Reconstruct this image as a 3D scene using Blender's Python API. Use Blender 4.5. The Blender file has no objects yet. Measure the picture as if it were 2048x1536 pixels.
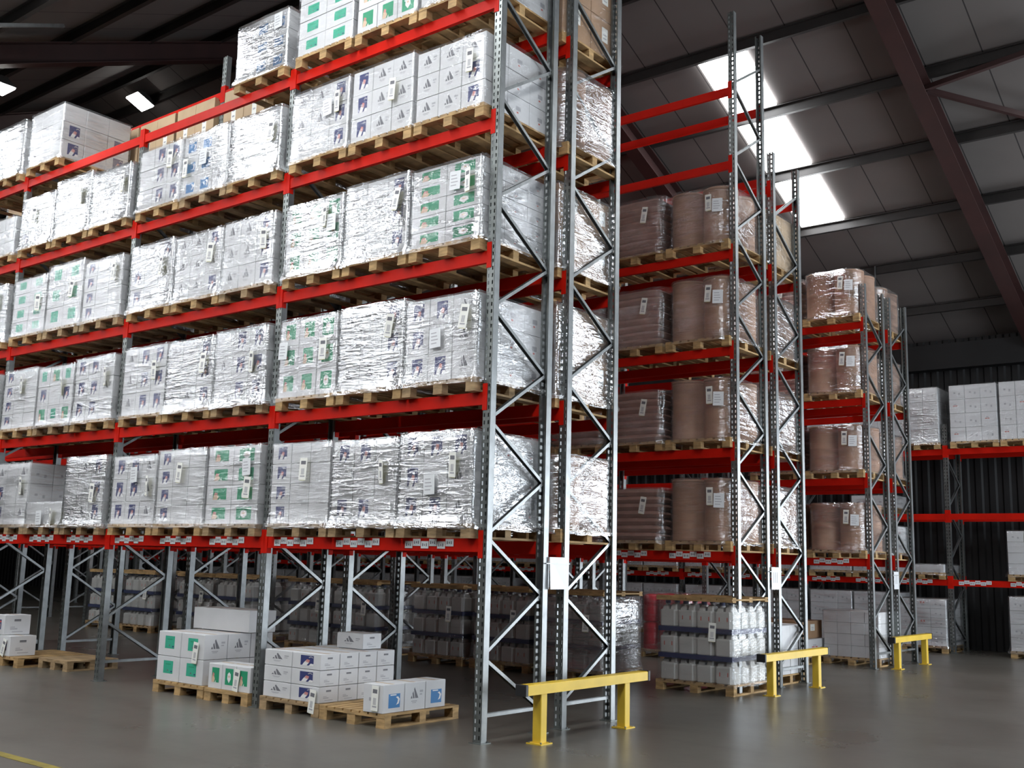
import bpy, math, random
from mathutils import Vector, Matrix

random.seed(11)
sc = bpy.context.scene
COL = sc.collection

# ---------------------------------------------------------------- camera, world, light, exposure
cam_d = bpy.data.cameras.new('camera'); cam = bpy.data.objects.new('camera', cam_d); COL.objects.link(cam)
F_PX, PITCH, ROLL, YAW = 2141.268, 0.164341, 0.0260315, -0.673939
CAM = Vector((6.74988, -8.05877, 1.70317))
cy_, sy_, cp_, sp_ = math.cos(YAW), math.sin(YAW), math.cos(PITCH), math.sin(PITCH)
fwd = Vector((sy_*cp_, cy_*cp_, sp_)); rgt = Vector((cy_, -sy_, 0)); upv = rgt.cross(fwd)
cr, sr = math.cos(ROLL), math.sin(ROLL)
r2 = cr*rgt + sr*upv; u2 = -sr*rgt + cr*upv
cam.matrix_world = Matrix(((r2.x, u2.x, -fwd.x, CAM.x), (r2.y, u2.y, -fwd.y, CAM.y), (r2.z, u2.z, -fwd.z, CAM.z), (0, 0, 0, 1)))
cam_d.sensor_fit = 'HORIZONTAL'; cam_d.sensor_width = 36.0; cam_d.lens = F_PX/2048*36.0
cam_d.clip_start = .05; cam_d.clip_end = 300
sc.camera = cam

w = bpy.data.worlds.new('world'); sc.world = w; w.use_nodes = True
bg = w.node_tree.nodes['Background']; bg.inputs[0].default_value = (.80, .90, 1.0, 1); bg.inputs[1].default_value = 3.0

def area_light(name, loc, rot, sx, sy, power, color):
    l = bpy.data.lights.new(name, 'AREA'); l.shape = 'RECTANGLE'; l.size = sx; l.size_y = sy; l.energy = power; l.color = color
    o = bpy.data.objects.new(name, l); COL.objects.link(o); o.location = loc; o.rotation_euler = rot; return o
SKY_L = 25.0          # brightness of the skylight sheets above the front aisle
SKY_FAR = 24.0
# daylight through the open loading door in the side wall
area_light('daylight_side_door', (13.9, 6.5, 3.0), (0, math.radians(90), 0), 5.8, 10.8, 1000, (.86, .93, 1.0))
# and through the open door at the right end of the rear wall
area_light('daylight_rear_door', (9.5, 17.85, 2.4), (math.radians(-90), 0, 0), 7.6, 4.6, 1250, (.90, .95, 1.0))

sc.view_settings.view_transform = 'Standard'; sc.view_settings.look = 'None'
sc.view_settings.exposure = 0.0; sc.view_settings.gamma = 1.0; sc.view_settings.use_curve_mapping = False
sc.cycles.max_bounces = 6; sc.cycles.diffuse_bounces = 4; sc.cycles.glossy_bounces = 3
sc.cycles.transparent_max_bounces = 14; sc.cycles.caustics_reflective = False; sc.cycles.caustics_refractive = False
sc.cycles.sample_clamp_indirect = 6.0

# ---------------------------------------------------------------- materials
MATS = {}
def nt(name):
    m = bpy.data.materials.new(name); m.use_nodes = True; t = m.node_tree
    MATS[name] = m
    return m, t, t.nodes['Principled BSDF']
def mat(name, col, rough=.6, metal=0., var=0., scale=(6, 6, 6), bump=0., spec=.5, emit=0., rvar=0.):
    m, t, b = nt(name)
    b.inputs['Base Color'].default_value = (*col, 1); b.inputs['Roughness'].default_value = rough
    b.inputs['Metallic'].default_value = metal; b.inputs['Specular IOR Level'].default_value = spec
    if emit:
        b.inputs['Emission Color'].default_value = (*col, 1); b.inputs['Emission Strength'].default_value = emit
    if var or bump or rvar:
        tc = t.nodes.new('ShaderNodeTexCoord'); mp = t.nodes.new('ShaderNodeMapping'); mp.inputs['Scale'].default_value = scale
        oi = t.nodes.new('ShaderNodeObjectInfo'); ad = t.nodes.new('ShaderNodeVectorMath'); ad.operation = 'ADD'
        mu = t.nodes.new('ShaderNodeMath'); mu.operation = 'MULTIPLY'; mu.inputs[1].default_value = 37.0
        t.links.new(oi.outputs['Random'], mu.inputs[0]); t.links.new(tc.outputs['Object'], mp.inputs[0])
        t.links.new(mp.outputs[0], ad.inputs[0]); t.links.new(mu.outputs[0], ad.inputs[1])
        n = t.nodes.new('ShaderNodeTexNoise'); n.inputs['Scale'].default_value = 1.0; n.inputs['Detail'].default_value = 4
        t.links.new(ad.outputs[0], n.inputs['Vector'])
        if var:
            mx = t.nodes.new('ShaderNodeMix'); mx.data_type = 'RGBA'
            mx.inputs[6].default_value = (*[c*(1-var) for c in col], 1); mx.inputs[7].default_value = (*[min(1, c*(1+var)) for c in col], 1)
            rp = t.nodes.new('ShaderNodeMapRange'); rp.inputs[1].default_value = .3; rp.inputs[2].default_value = .7
            t.links.new(n.outputs['Fac'], rp.inputs[0]); t.links.new(rp.outputs[0], mx.inputs[0]); t.links.new(mx.outputs[2], b.inputs['Base Color'])
        if rvar:
            rr = t.nodes.new('ShaderNodeMapRange'); rr.inputs[1].default_value = .3; rr.inputs[2].default_value = .7
            rr.inputs[3].default_value = rough-rvar; rr.inputs[4].default_value = rough+rvar
            t.links.new(n.outputs['Fac'], rr.inputs[0]); t.links.new(rr.outputs[0], b.inputs['Roughness'])
        if bump:
            bp = t.nodes.new('ShaderNodeBump'); bp.inputs['Strength'].default_value = bump; bp.inputs['Distance'].default_value = .02
            t.links.new(n.outputs['Fac'], bp.inputs['Height']); t.links.new(bp.outputs[0], b.inputs['Normal'])
    return m
M = MATS
mat('galvanised', (.19, .205, .20), .36, .7, .22, (9, 9, 3), rvar=.08)
mat('galvanised_bar', (.27, .285, .29), .38, .7, .15, (9, 9, 9))
mat('red_paint', (.56, .011, .004), .5, 0, .10, (3, 3, 3), spec=.10)
mat('pallet_wood', (.42, .27, .12), .8, 0, .38, (5, 5, 22), .25)
mat('pallet_wood_grey', (.33, .225, .12), .85, 0, .40, (5, 5, 22), .25)
mat('white_board', (.64, .645, .66), .62, 0, .04, (4, 4, 4))
mat('brown_board', (.38, .23, .13), .7, 0, .10, (4, 4, 4))
mat('tan_board', (.50, .36, .22), .7, 0, .06, (4, 4, 4))
mat('drum_board', (.40, .225, .14), .55, 0, .10, (3, 3, 10))
mat('sack_paper', (.44, .26, .21), .6, 0, .15, (5, 5, 5), .3)
mat('hole_shade', (.30, .30, .31), .8)
mat('print_navy', (.035, .045, .16), .5)
mat('print_dark', (.16, .16, .18), .6)
mat('print_grey', (.40, .40, .43), .6)
mat('print_pink', (.62, .26, .25), .5)
mat('print_white', (.80, .80, .80), .5)
mat('print_green', (.02, .30, .15), .5)
mat('print_teal', (.04, .40, .26), .5)
mat('print_blue', (.035, .20, .48), .5)
mat('print_skin', (.70, .50, .36), .5)
mat('print_red', (.55, .10, .07), .5)
mat('tag_paper', (.84, .84, .79), .6)
mat('tag_yellow', (.66, .62, .22), .6)
mat('bottle_plastic', (.54, .54, .52), .38, 0, .05, (4, 4, 4))
mat('cap_navy', (.02, .03, .10), .4)
mat('cap_red', (.50, .02, .02), .4)
mat('red_plastic', (.55, .012, .035), .35, 0, .1, (4, 4, 4))
mat('lid_metal', (.4, .4, .4), .4, .8)
mat('yellow_paint', (.74, .50, .045), .42, 0, .08, (4, 4, 4))
mat('black_plastic', (.012, .012, .014), .5)
mat('sign_white', (.74, .76, .78), .35)
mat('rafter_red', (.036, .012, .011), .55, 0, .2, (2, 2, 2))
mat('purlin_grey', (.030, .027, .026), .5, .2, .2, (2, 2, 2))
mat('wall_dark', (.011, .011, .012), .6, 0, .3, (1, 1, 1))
mat('lamp_housing', (.12, .12, .12), .5, .5)
mat('lamp_glow', (1, .97, .92), .5, emit=30)
mat('rubber', (.02, .02, .02), .7)
mat('line_yellow', (.22, .17, .02), .6, 0, .3, (6, 6, 6))
mat('outside_paving', (.45, .45, .45), .9)

def make_roof_mat():
    m, t, b = nt('roof_sheet')
    tc = t.nodes.new('ShaderNodeTexCoord'); sp = t.nodes.new('ShaderNodeSeparateXYZ'); t.links.new(tc.outputs['Object'], sp.inputs[0])
    def lines(off, period, width):
        a = t.nodes.new('ShaderNodeMath'); a.operation = 'ADD'; a.inputs[1].default_value = off; t.links.new(sp.outputs[0], a.inputs[0])
        mo = t.nodes.new('ShaderNodeMath'); mo.operation = 'WRAP'; mo.inputs[1].default_value = 0; mo.inputs[2].default_value = period; t.links.new(a.outputs[0], mo.inputs[0])
        l = t.nodes.new('ShaderNodeMath'); l.operation = 'LESS_THAN'; l.inputs[1].default_value = width; t.links.new(mo.outputs[0], l.inputs[0]); return l
    l1 = lines(100.565, .952, .022)
    n = t.nodes.new('ShaderNodeTexNoise'); n.inputs['Scale'].default_value = .9; n.inputs['Detail'].default_value = 5; t.links.new(tc.outputs['Object'], n.inputs['Vector'])
    mx = t.nodes.new('ShaderNodeMix'); mx.data_type = 'RGBA'; mx.inputs[6].default_value = (.105, .094, .09, 1); mx.inputs[7].default_value = (.145, .13, .124, 1); t.links.new(n.outputs['Fac'], mx.inputs[0])
    m2 = t.nodes.new('ShaderNodeMix'); m2.data_type = 'RGBA'; m2.inputs[7].default_value = (.02, .018, .018, 1)
    t.links.new(l1.outputs[0], m2.inputs[0]); t.links.new(mx.outputs[2], m2.inputs[6]); t.links.new(m2.outputs[2], b.inputs['Base Color'])
    b.inputs['Roughness'].default_value = .75
make_roof_mat()

def make_floor_mat():
    m, t, b = nt('concrete')
    tc = t.nodes.new('ShaderNodeTexCoord')
    def noise(s, d, sx=1, sy=1):
        mp = t.nodes.new('ShaderNodeMapping'); mp.inputs['Scale'].default_value = (sx, sy, 1); t.links.new(tc.outputs['Object'], mp.inputs[0])
        n = t.nodes.new('ShaderNodeTexNoise'); n.inputs['Scale'].default_value = s; n.inputs['Detail'].default_value = d; t.links.new(mp.outputs[0], n.inputs['Vector']); return n
    n1 = noise(.5, 6); n2 = noise(9, 5); n3 = noise(1.6, 6, .35, 2.2)
    mx = t.nodes.new('ShaderNodeMix'); mx.data_type = 'RGBA'; mx.inputs[6].default_value = (.085, .079, .066, 1); mx.inputs[7].default_value = (.140, .130, .112, 1)
    ad = t.nodes.new('ShaderNodeMath'); ad.operation = 'MULTIPLY_ADD'; ad.inputs[1].default_value = .45; t.links.new(n2.outputs['Fac'], ad.inputs[0])
    ml = t.nodes.new('ShaderNodeMath'); ml.operation = 'MULTIPLY'; ml.inputs[1].default_value = .55; t.links.new(n1.outputs['Fac'], ml.inputs[0]); t.links.new(ml.outputs[0], ad.inputs[2])
    t.links.new(ad.outputs[0], mx.inputs[0])
    # dark scuffs along the aisles
    rp = t.nodes.new('ShaderNodeMapRange'); rp.inputs[1].default_value = .50; rp.inputs[2].default_value = .85; rp.inputs[3].default_value = 0; rp.inputs[4].default_value = .45; t.links.new(n3.outputs['Fac'], rp.inputs[0])
    m2 = t.nodes.new('ShaderNodeMix'); m2.data_type = 'RGBA'; m2.inputs[7].default_value = (.05, .047, .04, 1); t.links.new(rp.outputs[0], m2.inputs[0]); t.links.new(mx.outputs[2], m2.inputs[6]); t.links.new(m2.outputs[2], b.inputs['Base Color'])
    rr = t.nodes.new('ShaderNodeMapRange'); rr.inputs[1].default_value = .3; rr.inputs[2].default_value = .7; rr.inputs[3].default_value = .25; rr.inputs[4].default_value = .37; t.links.new(n1.outputs['Fac'], rr.inputs[0]); t.links.new(rr.outputs[0], b.inputs['Roughness'])
    bp = t.nodes.new('ShaderNodeBump'); bp.inputs['Strength'].default_value = .05; bp.inputs['Distance'].default_value = .01; t.links.new(n2.outputs['Fac'], bp.inputs['Height']); t.links.new(bp.outputs[0], b.inputs['Normal'])
make_floor_mat()

def make_film(name, glossy, haze, thr):
    m = bpy.data.materials.new(name); m.use_nodes = True; t = m.node_tree; MATS[name] = m
    for n in list(t.nodes):
        if n.type != 'OUTPUT_MATERIAL': t.nodes.remove(n)
    out = [n for n in t.nodes if n.type == 'OUTPUT_MATERIAL'][0]
    tc = t.nodes.new('ShaderNodeTexCoord'); oi = t.nodes.new('ShaderNodeObjectInfo')
    mu = t.nodes.new('ShaderNodeMath'); mu.operation = 'MULTIPLY'; mu.inputs[1].default_value = 53.0; t.links.new(oi.outputs['Random'], mu.inputs[0])
    def noise(scale, rot, detail=3, dist=0.):
        mp = t.nodes.new('ShaderNodeMapping'); mp.inputs['Scale'].default_value = scale; mp.inputs['Rotation'].default_value = rot; t.links.new(tc.outputs['Object'], mp.inputs[0])
        a = t.nodes.new('ShaderNodeVectorMath'); a.operation = 'ADD'; t.links.new(mp.outputs[0], a.inputs[0]); t.links.new(mu.outputs[0], a.inputs[1])
        n = t.nodes.new('ShaderNodeTexNoise'); n.inputs['Scale'].default_value = 1; n.inputs['Detail'].default_value = detail; n.inputs['Distortion'].default_value = dist; t.links.new(a.outputs[0], n.inputs['Vector']); return n
    n1 = noise((2.2, 2.2, 17), (0, .12, 0), 3, .5); n2 = noise((11, 11, 34), (0, -.3, 0), 3, .8); n3 = noise((1.5, 1.5, 2.5), (0, 0, 0), 2)
    ad = t.nodes.new('ShaderNodeMath'); ad.operation = 'MULTIPLY_ADD'; ad.inputs[1].default_value = .45; t.links.new(n2.outputs['Fac'], ad.inputs[0]); t.links.new(n1.outputs['Fac'], ad.inputs[2])
    bp = t.nodes.new('ShaderNodeBump'); bp.inputs['Strength'].default_value = .8; bp.inputs['Distance'].default_value = .03; t.links.new(ad.outputs[0], bp.inputs['Height'])
    gl = t.nodes.new('ShaderNodeBsdfGlossy'); gl.inputs['Roughness'].default_value = .13; gl.inputs['Color'].default_value = (.95, .97, 1, 1); t.links.new(bp.outputs[0], gl.inputs['Normal'])
    df = t.nodes.new('ShaderNodeBsdfDiffuse'); df.inputs['Color'].default_value = (.80, .82, .84, 1); t.links.new(bp.outputs[0], df.inputs['Normal'])
    tr = t.nodes.new('ShaderNodeBsdfTransparent'); tr.inputs['Color'].default_value = (.97, .97, .97, 1)
    # gathered folds of the film: more layers, more shine
    fold = t.nodes.new('ShaderNodeMapRange'); fold.inputs[1].default_value = thr; fold.inputs[2].default_value = thr+.16; fold.inputs[3].default_value = glossy*.55; fold.inputs[4].default_value = min(.5, glossy*1.9)
    sm = t.nodes.new('ShaderNodeMath'); sm.operation = 'MULTIPLY_ADD'; sm.inputs[1].default_value = .5; t.links.new(n3.outputs['Fac'], sm.inputs[0]); 
    h = t.nodes.new('ShaderNodeMath'); h.operation = 'MULTIPLY'; h.inputs[1].default_value = .5; t.links.new(n1.outputs['Fac'], h.inputs[0]); t.links.new(h.outputs[0], sm.inputs[2])
    t.links.new(sm.outputs[0], fold.inputs[0])
    a1 = t.nodes.new('ShaderNodeMixShader'); a1.inputs[0].default_value = haze; t.links.new(tr.outputs[0], a1.inputs[1]); t.links.new(df.outputs[0], a1.inputs[2])
    a2 = t.nodes.new('ShaderNodeMixShader'); t.links.new(fold.outputs[0], a2.inputs[0]); t.links.new(a1.outputs[0], a2.inputs[1]); t.links.new(gl.outputs[0], a2.inputs[2])
    t.links.new(a2.outputs[0], out.inputs['Surface'])
make_film('film_light', .21, .05, .47)
make_film('film_heavy', .31, .10, .41)
make_film('film_clear', .11, .03, .52)

# ---------------------------------------------------------------- mesh helpers
class MB:
    def __init__(s): s.v = []; s.f = []; s.m = []; s.mats = []
    def mi(s, name):
        if name not in s.mats: s.mats.append(name)
        return s.mats.index(name)
    def add(s, vs, fs, mt):
        b = len(s.v); s.v += [tuple(x) for x in vs]; k = s.mi(mt)
        for f in fs: s.f.append(tuple(i+b for i in f)); s.m.append(k)
    def box(s, x0, x1, y0, y1, z0, z1, mt):
        s.add([(x0,y0,z0),(x1,y0,z0),(x1,y1,z0),(x0,y1,z0),(x0,y0,z1),(x1,y0,z1),(x1,y1,z1),(x0,y1,z1)],
              [(0,3,2,1),(4,5,6,7),(0,1,5,4),(1,2,6,5),(2,3,7,6),(3,0,4,7)], mt)
    def cbox(s, x0, x1, y0, y1, z0, z1, c, mt):            # box with chamfered vertical and top edges
        p = [(x0+c,y0),(x1-c,y0),(x1,y0+c),(x1,y1-c),(x1-c,y1),(x0+c,y1),(x0,y1-c),(x0,y0+c)]
        q = [(x0+2*c,y0+c),(x1-2*c,y0+c),(x1-c,y0+2*c),(x1-c,y1-2*c),(x1-2*c,y1-c),(x0+2*c,y1-c),(x0+c,y1-2*c),(x0+c,y0+2*c)]
        vs = [(a,b,z0) for a,b in p]+[(a,b,z1-c) for a,b in p]+[(a,b,z1) for a,b in q]
        fs = [tuple(reversed(range(8))), tuple(range(16,24))]
        for l in (0, 8): fs += [(l+i, l+(i+1)%8, l+8+(i+1)%8, l+8+i) for i in range(8)]
        s.add(vs, fs, mt)
    def cyl(s, cx, cy, z0, z1, r0, r1, n, mt, cap=True):
        vs = [(cx+r0*math.cos(2*math.pi*i/n), cy+r0*math.sin(2*math.pi*i/n), z0) for i in range(n)]+[(cx+r1*math.cos(2*math.pi*i/n), cy+r1*math.sin(2*math.pi*i/n), z1) for i in range(n)]
        fs = [(i,(i+1)%n,n+(i+1)%n,n+i) for i in range(n)]
        if cap: fs += [tuple(reversed(range(n))), tuple(range(n,2*n))]
        s.add(vs, fs, mt)
    def lathe(s, prof, n, mt):
        vs = []; fs = []
        for r, z in prof: vs += [(r*math.cos(2*math.pi*i/n), r*math.sin(2*math.pi*i/n), z) for i in range(n)]
        for l in range(len(prof)-1): fs += [(l*n+i, l*n+(i+1)%n, (l+1)*n+(i+1)%n, (l+1)*n+i) for i in range(n)]
        fs += [tuple(reversed(range(n))), tuple(range((len(prof)-1)*n, len(prof)*n))]
        s.add(vs, fs, mt)
    def bar(s, p, q, w, h, mt, up=(0,0,1)):                # straight bar of section w x h between two points
        p = Vector(p); q = Vector(q); d = (q-p).normalized(); a = d.cross(Vector(up))
        if a.length < 1e-4: a = d.cross(Vector((1,0,0)))
        a.normalize(); b = a.cross(d)
        vs = [e+a*i*w/2+b*j*h/2 for e in (p, q) for i, j in ((-1,-1),(1,-1),(1,1),(-1,1))]
        s.add(vs, [(0,1,2,3),(7,6,5,4),(0,4,5,1),(1,5,6,2),(2,6,7,3),(3,7,4,0)], mt)
    def face_poly(s, pts, mt): s.add(pts, [tuple(range(len(pts)))], mt)
    def mesh(s, name, smooth=False):
        me = bpy.data.meshes.new(name); me.from_pydata(s.v, [], s.f)
        for n in s.mats: me.materials.append(M[n])
        me.polygons.foreach_set('material_index', s.m)
        if smooth: me.polygons.foreach_set('use_smooth', [True]*len(s.f))
        me.update(); return me

def link(name, me, parent=None, loc=(0,0,0), rot=(0,0,0), scale=None):
    o = bpy.data.objects.new(name, me); COL.objects.link(o); o.location = loc; o.rotation_euler = rot
    if scale: o.scale = scale
    if parent: o.parent = parent
    return o
def tag(o, label, cat, group=None):
    o['label'] = label; o['category'] = cat
    if group: o['group'] = group
    return o
def thing(name, loc, label, cat, group=None, rz=0):
    return tag(link(name, None, None, loc, (0,0,rz)), label, cat, group)
def structure(name, me, loc=(0,0,0), rot=(0,0,0)):
    o = link(name, me, None, loc, rot); o['kind'] = 'structure'; return o
CACHE = {}
def cached(key, fn):
    if key not in CACHE: CACHE[key] = fn()
    return CACHE[key]

# ---------------------------------------------------------------- building shell
RIDGE_Y, RIDGE_Z, S = 4.9, 12.502, .42
REAR_Y, FRONT_Y, LEFT_X, RIGHT_X = 18.0, -12.0, -46.0, 14.0
def roof_z(y): return RIDGE_Z - S*abs(y-RIDGE_Y)
b = MB(); b.box(LEFT_X, RIGHT_X+8, FRONT_Y, REAR_Y+.3, -.3, 0, 'concrete'); structure('floor', b.mesh('floor'))
b = MB(); b.box(LEFT_X, 10, -3.40, -3.30, .0005, .003, 'line_yellow'); structure('trim_1', b.mesh('yellow_floor_line'))
# roof: two slopes of sheeting
for nm, ya, yb in (('ceiling', RIDGE_Y, REAR_Y+.4), ('ceiling', FRONT_Y-.4, RIDGE_Y)):
    b = MB(); za, zb = roof_z(ya)+.2, roof_z(yb)+.2
    b.add([(LEFT_X,ya,za),(RIGHT_X,ya,za),(RIGHT_X,yb,zb),(LEFT_X,yb,zb),(LEFT_X,ya,za+.08),(RIGHT_X,ya,za+.08),(RIGHT_X,yb,zb+.08),(LEFT_X,yb,zb+.08)],
          [(0,1,2,3),(7,6,5,4),(0,4,5,1),(1,5,6,2),(2,6,7,3),(3,7,4,0)], 'roof_sheet')
    structure(nm, b.mesh('roof_slope'))
# purlins, each a Z-section rail along the building
def purlin(y):
    b = MB(); z = roof_z(y); sg = -1 if y > RIDGE_Y else 1
    b.box(LEFT_X+.05, RIGHT_X-.05, y-.012, y+.012, z+.01, z+.20, 'purlin_grey')
    b.box(LEFT_X+.05, RIGHT_X-.05, y-.012, y+.07, z, z+.012, 'purlin_grey')
    b.box(LEFT_X+.05, RIGHT_X-.05, y-.07, y+.012, z+.17, z+.182, 'purlin_grey')
    structure('roof_purlin', b.mesh('purlin'))
PUR_FAR = [5.4, 7.0, 8.6, 10.2, 11.82, 13.5, 15.05, 16.62]
PUR_NEAR = [4.4, 2.8, 1.2, -.4, -2.0, -3.6, -5.2, -6.8, -8.4, -10.0, -11.4]
for y in PUR_FAR+PUR_NEAR: purlin(y)
# rafters: dark red I-sections under the purlins
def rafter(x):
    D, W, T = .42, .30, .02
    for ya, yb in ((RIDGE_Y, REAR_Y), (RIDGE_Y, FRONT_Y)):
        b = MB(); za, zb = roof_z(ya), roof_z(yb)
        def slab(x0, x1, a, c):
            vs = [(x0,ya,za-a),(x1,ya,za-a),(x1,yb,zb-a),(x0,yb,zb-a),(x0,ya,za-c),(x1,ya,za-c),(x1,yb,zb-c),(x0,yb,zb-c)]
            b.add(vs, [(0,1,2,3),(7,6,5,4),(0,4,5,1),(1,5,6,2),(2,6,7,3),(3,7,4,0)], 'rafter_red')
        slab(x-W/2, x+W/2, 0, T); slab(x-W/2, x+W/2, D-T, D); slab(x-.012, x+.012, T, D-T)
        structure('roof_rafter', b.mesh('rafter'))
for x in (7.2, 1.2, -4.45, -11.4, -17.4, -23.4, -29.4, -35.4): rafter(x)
# wind bracing beside the rafter
b = MB(); b.bar((1.25, 10.35, roof_z(10.35)-.05), (3.2, 10.1, roof_z(10.1)-.06), .09, .09, 'rafter_red'); b.bar((1.25, 10.4, roof_z(10.4)-.05), (3.0, 11.75, roof_z(11.75)-.06), .09, .09, 'rafter_red'); structure('trim_2', b.mesh('roof_bracing'))
b = MB(); b.bar((-9.9, -2.5, roof_z(-2.5)-.12), (-9.9, .35, roof_z(.35)-.12), .06, .06, 'galvanised_bar'); structure('trim_3', b.mesh('roof_conduit'))
# eave beam on the rear wall
b = MB(); b.box(LEFT_X, RIGHT_X, REAR_Y-.35, REAR_Y-.02, 6.45, 7.05, 'wall_dark'); structure('trim_4', b.mesh('eave_beam'))
# corrugated walls
def corrugated(axis, a0, a1, at, z0, z1, mt, sgn):
    b = MB(); pts = []; x = a0; P = .30
    while x < a1:
        pts += [(x, 0), (x+.10, 0), (x+.14, .035), (x+.26, .035)]; x += P
    vs = []
    for p, d in pts:
        q = at+sgn*d
        for z in (z0, z1): vs.append((p, q, z) if axis == 'x' else (q, p, z))
    fs = [(2*i, 2*i+2, 2*i+3, 2*i+1) for i in range(len(pts)-1)]
    b.add(vs, fs, mt); return b
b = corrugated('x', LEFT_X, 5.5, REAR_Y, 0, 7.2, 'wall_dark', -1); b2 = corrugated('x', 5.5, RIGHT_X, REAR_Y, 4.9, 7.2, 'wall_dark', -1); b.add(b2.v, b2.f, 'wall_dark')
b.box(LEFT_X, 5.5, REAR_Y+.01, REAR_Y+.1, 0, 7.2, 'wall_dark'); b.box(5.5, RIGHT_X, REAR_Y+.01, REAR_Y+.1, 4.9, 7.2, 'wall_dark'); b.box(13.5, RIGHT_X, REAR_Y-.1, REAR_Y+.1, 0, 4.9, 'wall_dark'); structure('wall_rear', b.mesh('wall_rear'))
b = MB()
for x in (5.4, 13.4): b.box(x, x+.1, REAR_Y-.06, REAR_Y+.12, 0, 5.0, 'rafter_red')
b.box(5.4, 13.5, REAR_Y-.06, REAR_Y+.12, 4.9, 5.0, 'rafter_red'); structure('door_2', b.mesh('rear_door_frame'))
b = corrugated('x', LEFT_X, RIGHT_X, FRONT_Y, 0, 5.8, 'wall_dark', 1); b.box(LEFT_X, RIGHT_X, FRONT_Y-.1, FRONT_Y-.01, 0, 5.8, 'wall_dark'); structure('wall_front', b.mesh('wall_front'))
def gable(x, door):
    b = MB(); ys = [FRONT_Y, RIDGE_Y, REAR_Y]; top = [roof_z(y)+.2 for y in ys]
    if door is None:
        b.add([(x,ys[0],0),(x,ys[2],0),(x,ys[2],top[2]),(x,ys[1],top[1]),(x,ys[0],top[0])], [(0,1,2,3,4)], 'wall_dark')
        b.add([(x+.1,ys[0],0),(x+.1,ys[2],0),(x+.1,ys[2],top[2]),(x+.1,ys[1],top[1]),(x+.1,ys[0],top[0])], [(4,3,2,1,0)], 'wall_dark')
    else:
        d0, d1, dz = door
        for xx in (x, x+.1):
            b.add([(xx,ys[0],0),(xx,d0,0),(xx,d0,dz),(xx,d1,dz),(xx,d1,0),(xx,ys[2],0),(xx,ys[2],top[2]),(xx,ys[1],top[1]),(xx,ys[0],top[0]),(xx,d0,top[0]),(xx,d1,top[2])],
                  [(0,1,2,9,8),(4,5,6,10,3),(2,3,10,7,9)], 'wall_dark')
            b.add([(xx,ys[0],top[0]),(xx,d0,top[0]),(xx,ys[1],top[1])], [(0,1,2)], 'wall_dark')
            b.add([(xx,d1,top[2]),(xx,ys[2],top[2]),(xx,ys[1],top[1])], [(0,1,2)], 'wall_dark')
    return b
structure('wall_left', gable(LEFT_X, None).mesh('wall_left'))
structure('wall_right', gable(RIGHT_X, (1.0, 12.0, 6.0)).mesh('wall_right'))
b = MB()
for y in (.9, 12.0): b.box(RIGHT_X-.05, RIGHT_X+.15, y, y+.1, 0, 6.1, 'rafter_red')
b.box(RIGHT_X-.05, RIGHT_X+.15, .9, 12.1, 6.0, 6.1, 'rafter_red'); structure('door_1', b.mesh('loading_door_frame'))
# rooflights: translucent sheets glowing with the sky
def skylight_mat(name, s):
    m, t, bs = nt(name); bs.inputs['Base Color'].default_value = (.8, .8, .8, 1); bs.inputs['Emission Color'].default_value = (.95, .98, 1, 1); bs.inputs['Emission Strength'].default_value = s
skylight_mat('skylight_near', SKY_L); skylight_mat('skylight_far', SKY_FAR)
WN = [0]
def skylight(x0, x1, ya, yb, mt):
    WN[0] += 1; b = MB(); za, zb = roof_z(ya)+.15, roof_z(yb)+.15
    vs = [(x0,ya,za),(x1,ya,za),(x1,yb,zb),(x0,yb,zb)]; b.add(vs+[(p[0],p[1],p[2]+.04) for p in vs], [(0,3,2,1),(4,5,6,7),(0,1,5,4),(1,2,6,5),(2,3,7,6),(3,0,4,7)], mt)
    structure('window_%d' % WN[0], b.mesh('rooflight'))
for ya, yb in ((8.66, 10.12), (10.27, 11.74), (11.90, 13.42)):
    skylight(-2.42, -1.47, ya, yb, 'skylight_far'); skylight(4.24, 5.19, ya, yb, 'skylight_far')  # second strip is out of view, added to brighten the rear loads
for x in (4.0, -2.0, -8.0, -14.3, -20.3): skylight(x-.34, x+.34, -9.6, -.6, 'skylight_near')

# ---------------------------------------------------------------- pallet racks
BAY, DEP, GAP = 3.3, 1.01, .288
BT = [1.917, 3.368, 4.829, 6.264, 7.622, 8.78]     # tops of the beams
def upright_mesh(h, rows_to=None):
    def fn():
        b = MB(); W, D, T = .10, .085, .003
        # perforated face towards the aisle (y=0), real slots in two columns
        cols = [(-W/2, -.034), (-.018, .018), (.034, W/2)]
        for a, c in cols: b.box(a, c, 0, T, 0, h, 'galvanised')
        z = 0.0; k = 0; P = .075
        while z < h:
            for c0, c1 in ((-.034, -.018), (.018, .034)): b.box(c0, c1, 0, T, z, min(h, z+.036), 'galvanised')
            z += P
        for sx in (-1, 1):
            x0, x1 = (W/2-T, W/2) if sx > 0 else (-W/2, -W/2+T)
            b.box(x0, x1, 0, D, 0, h, 'galvanised_bar')  # lighter steel than the face: the flange's catch of light is in the colour
            xa, xb = (W/2-.022, W/2) if sx > 0 else (-W/2, -W/2+.022)
            b.box(xa, xb, D-T, D, 0, h, 'galvanised')
        return b.mesh('upright')
    return cached(('upright', round(h, 2)), fn)
def brace_mesh(kind, length):
    def fn():
        b = MB(); W, H, T = .045, .03, .003
        b.box(-W/2, W/2, -length/2, length/2, -T, 0, 'galvanised_bar')
        b.box(-W/2, -W/2+T, -length/2, length/2, 0, H, 'galvanised_bar'); b.box(W/2-T, W/2, -length/2, length/2, 0, H, 'galvanised_bar')
        return b.mesh('brace')
    return cached(('brace', round(length, 3)), fn)
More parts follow.
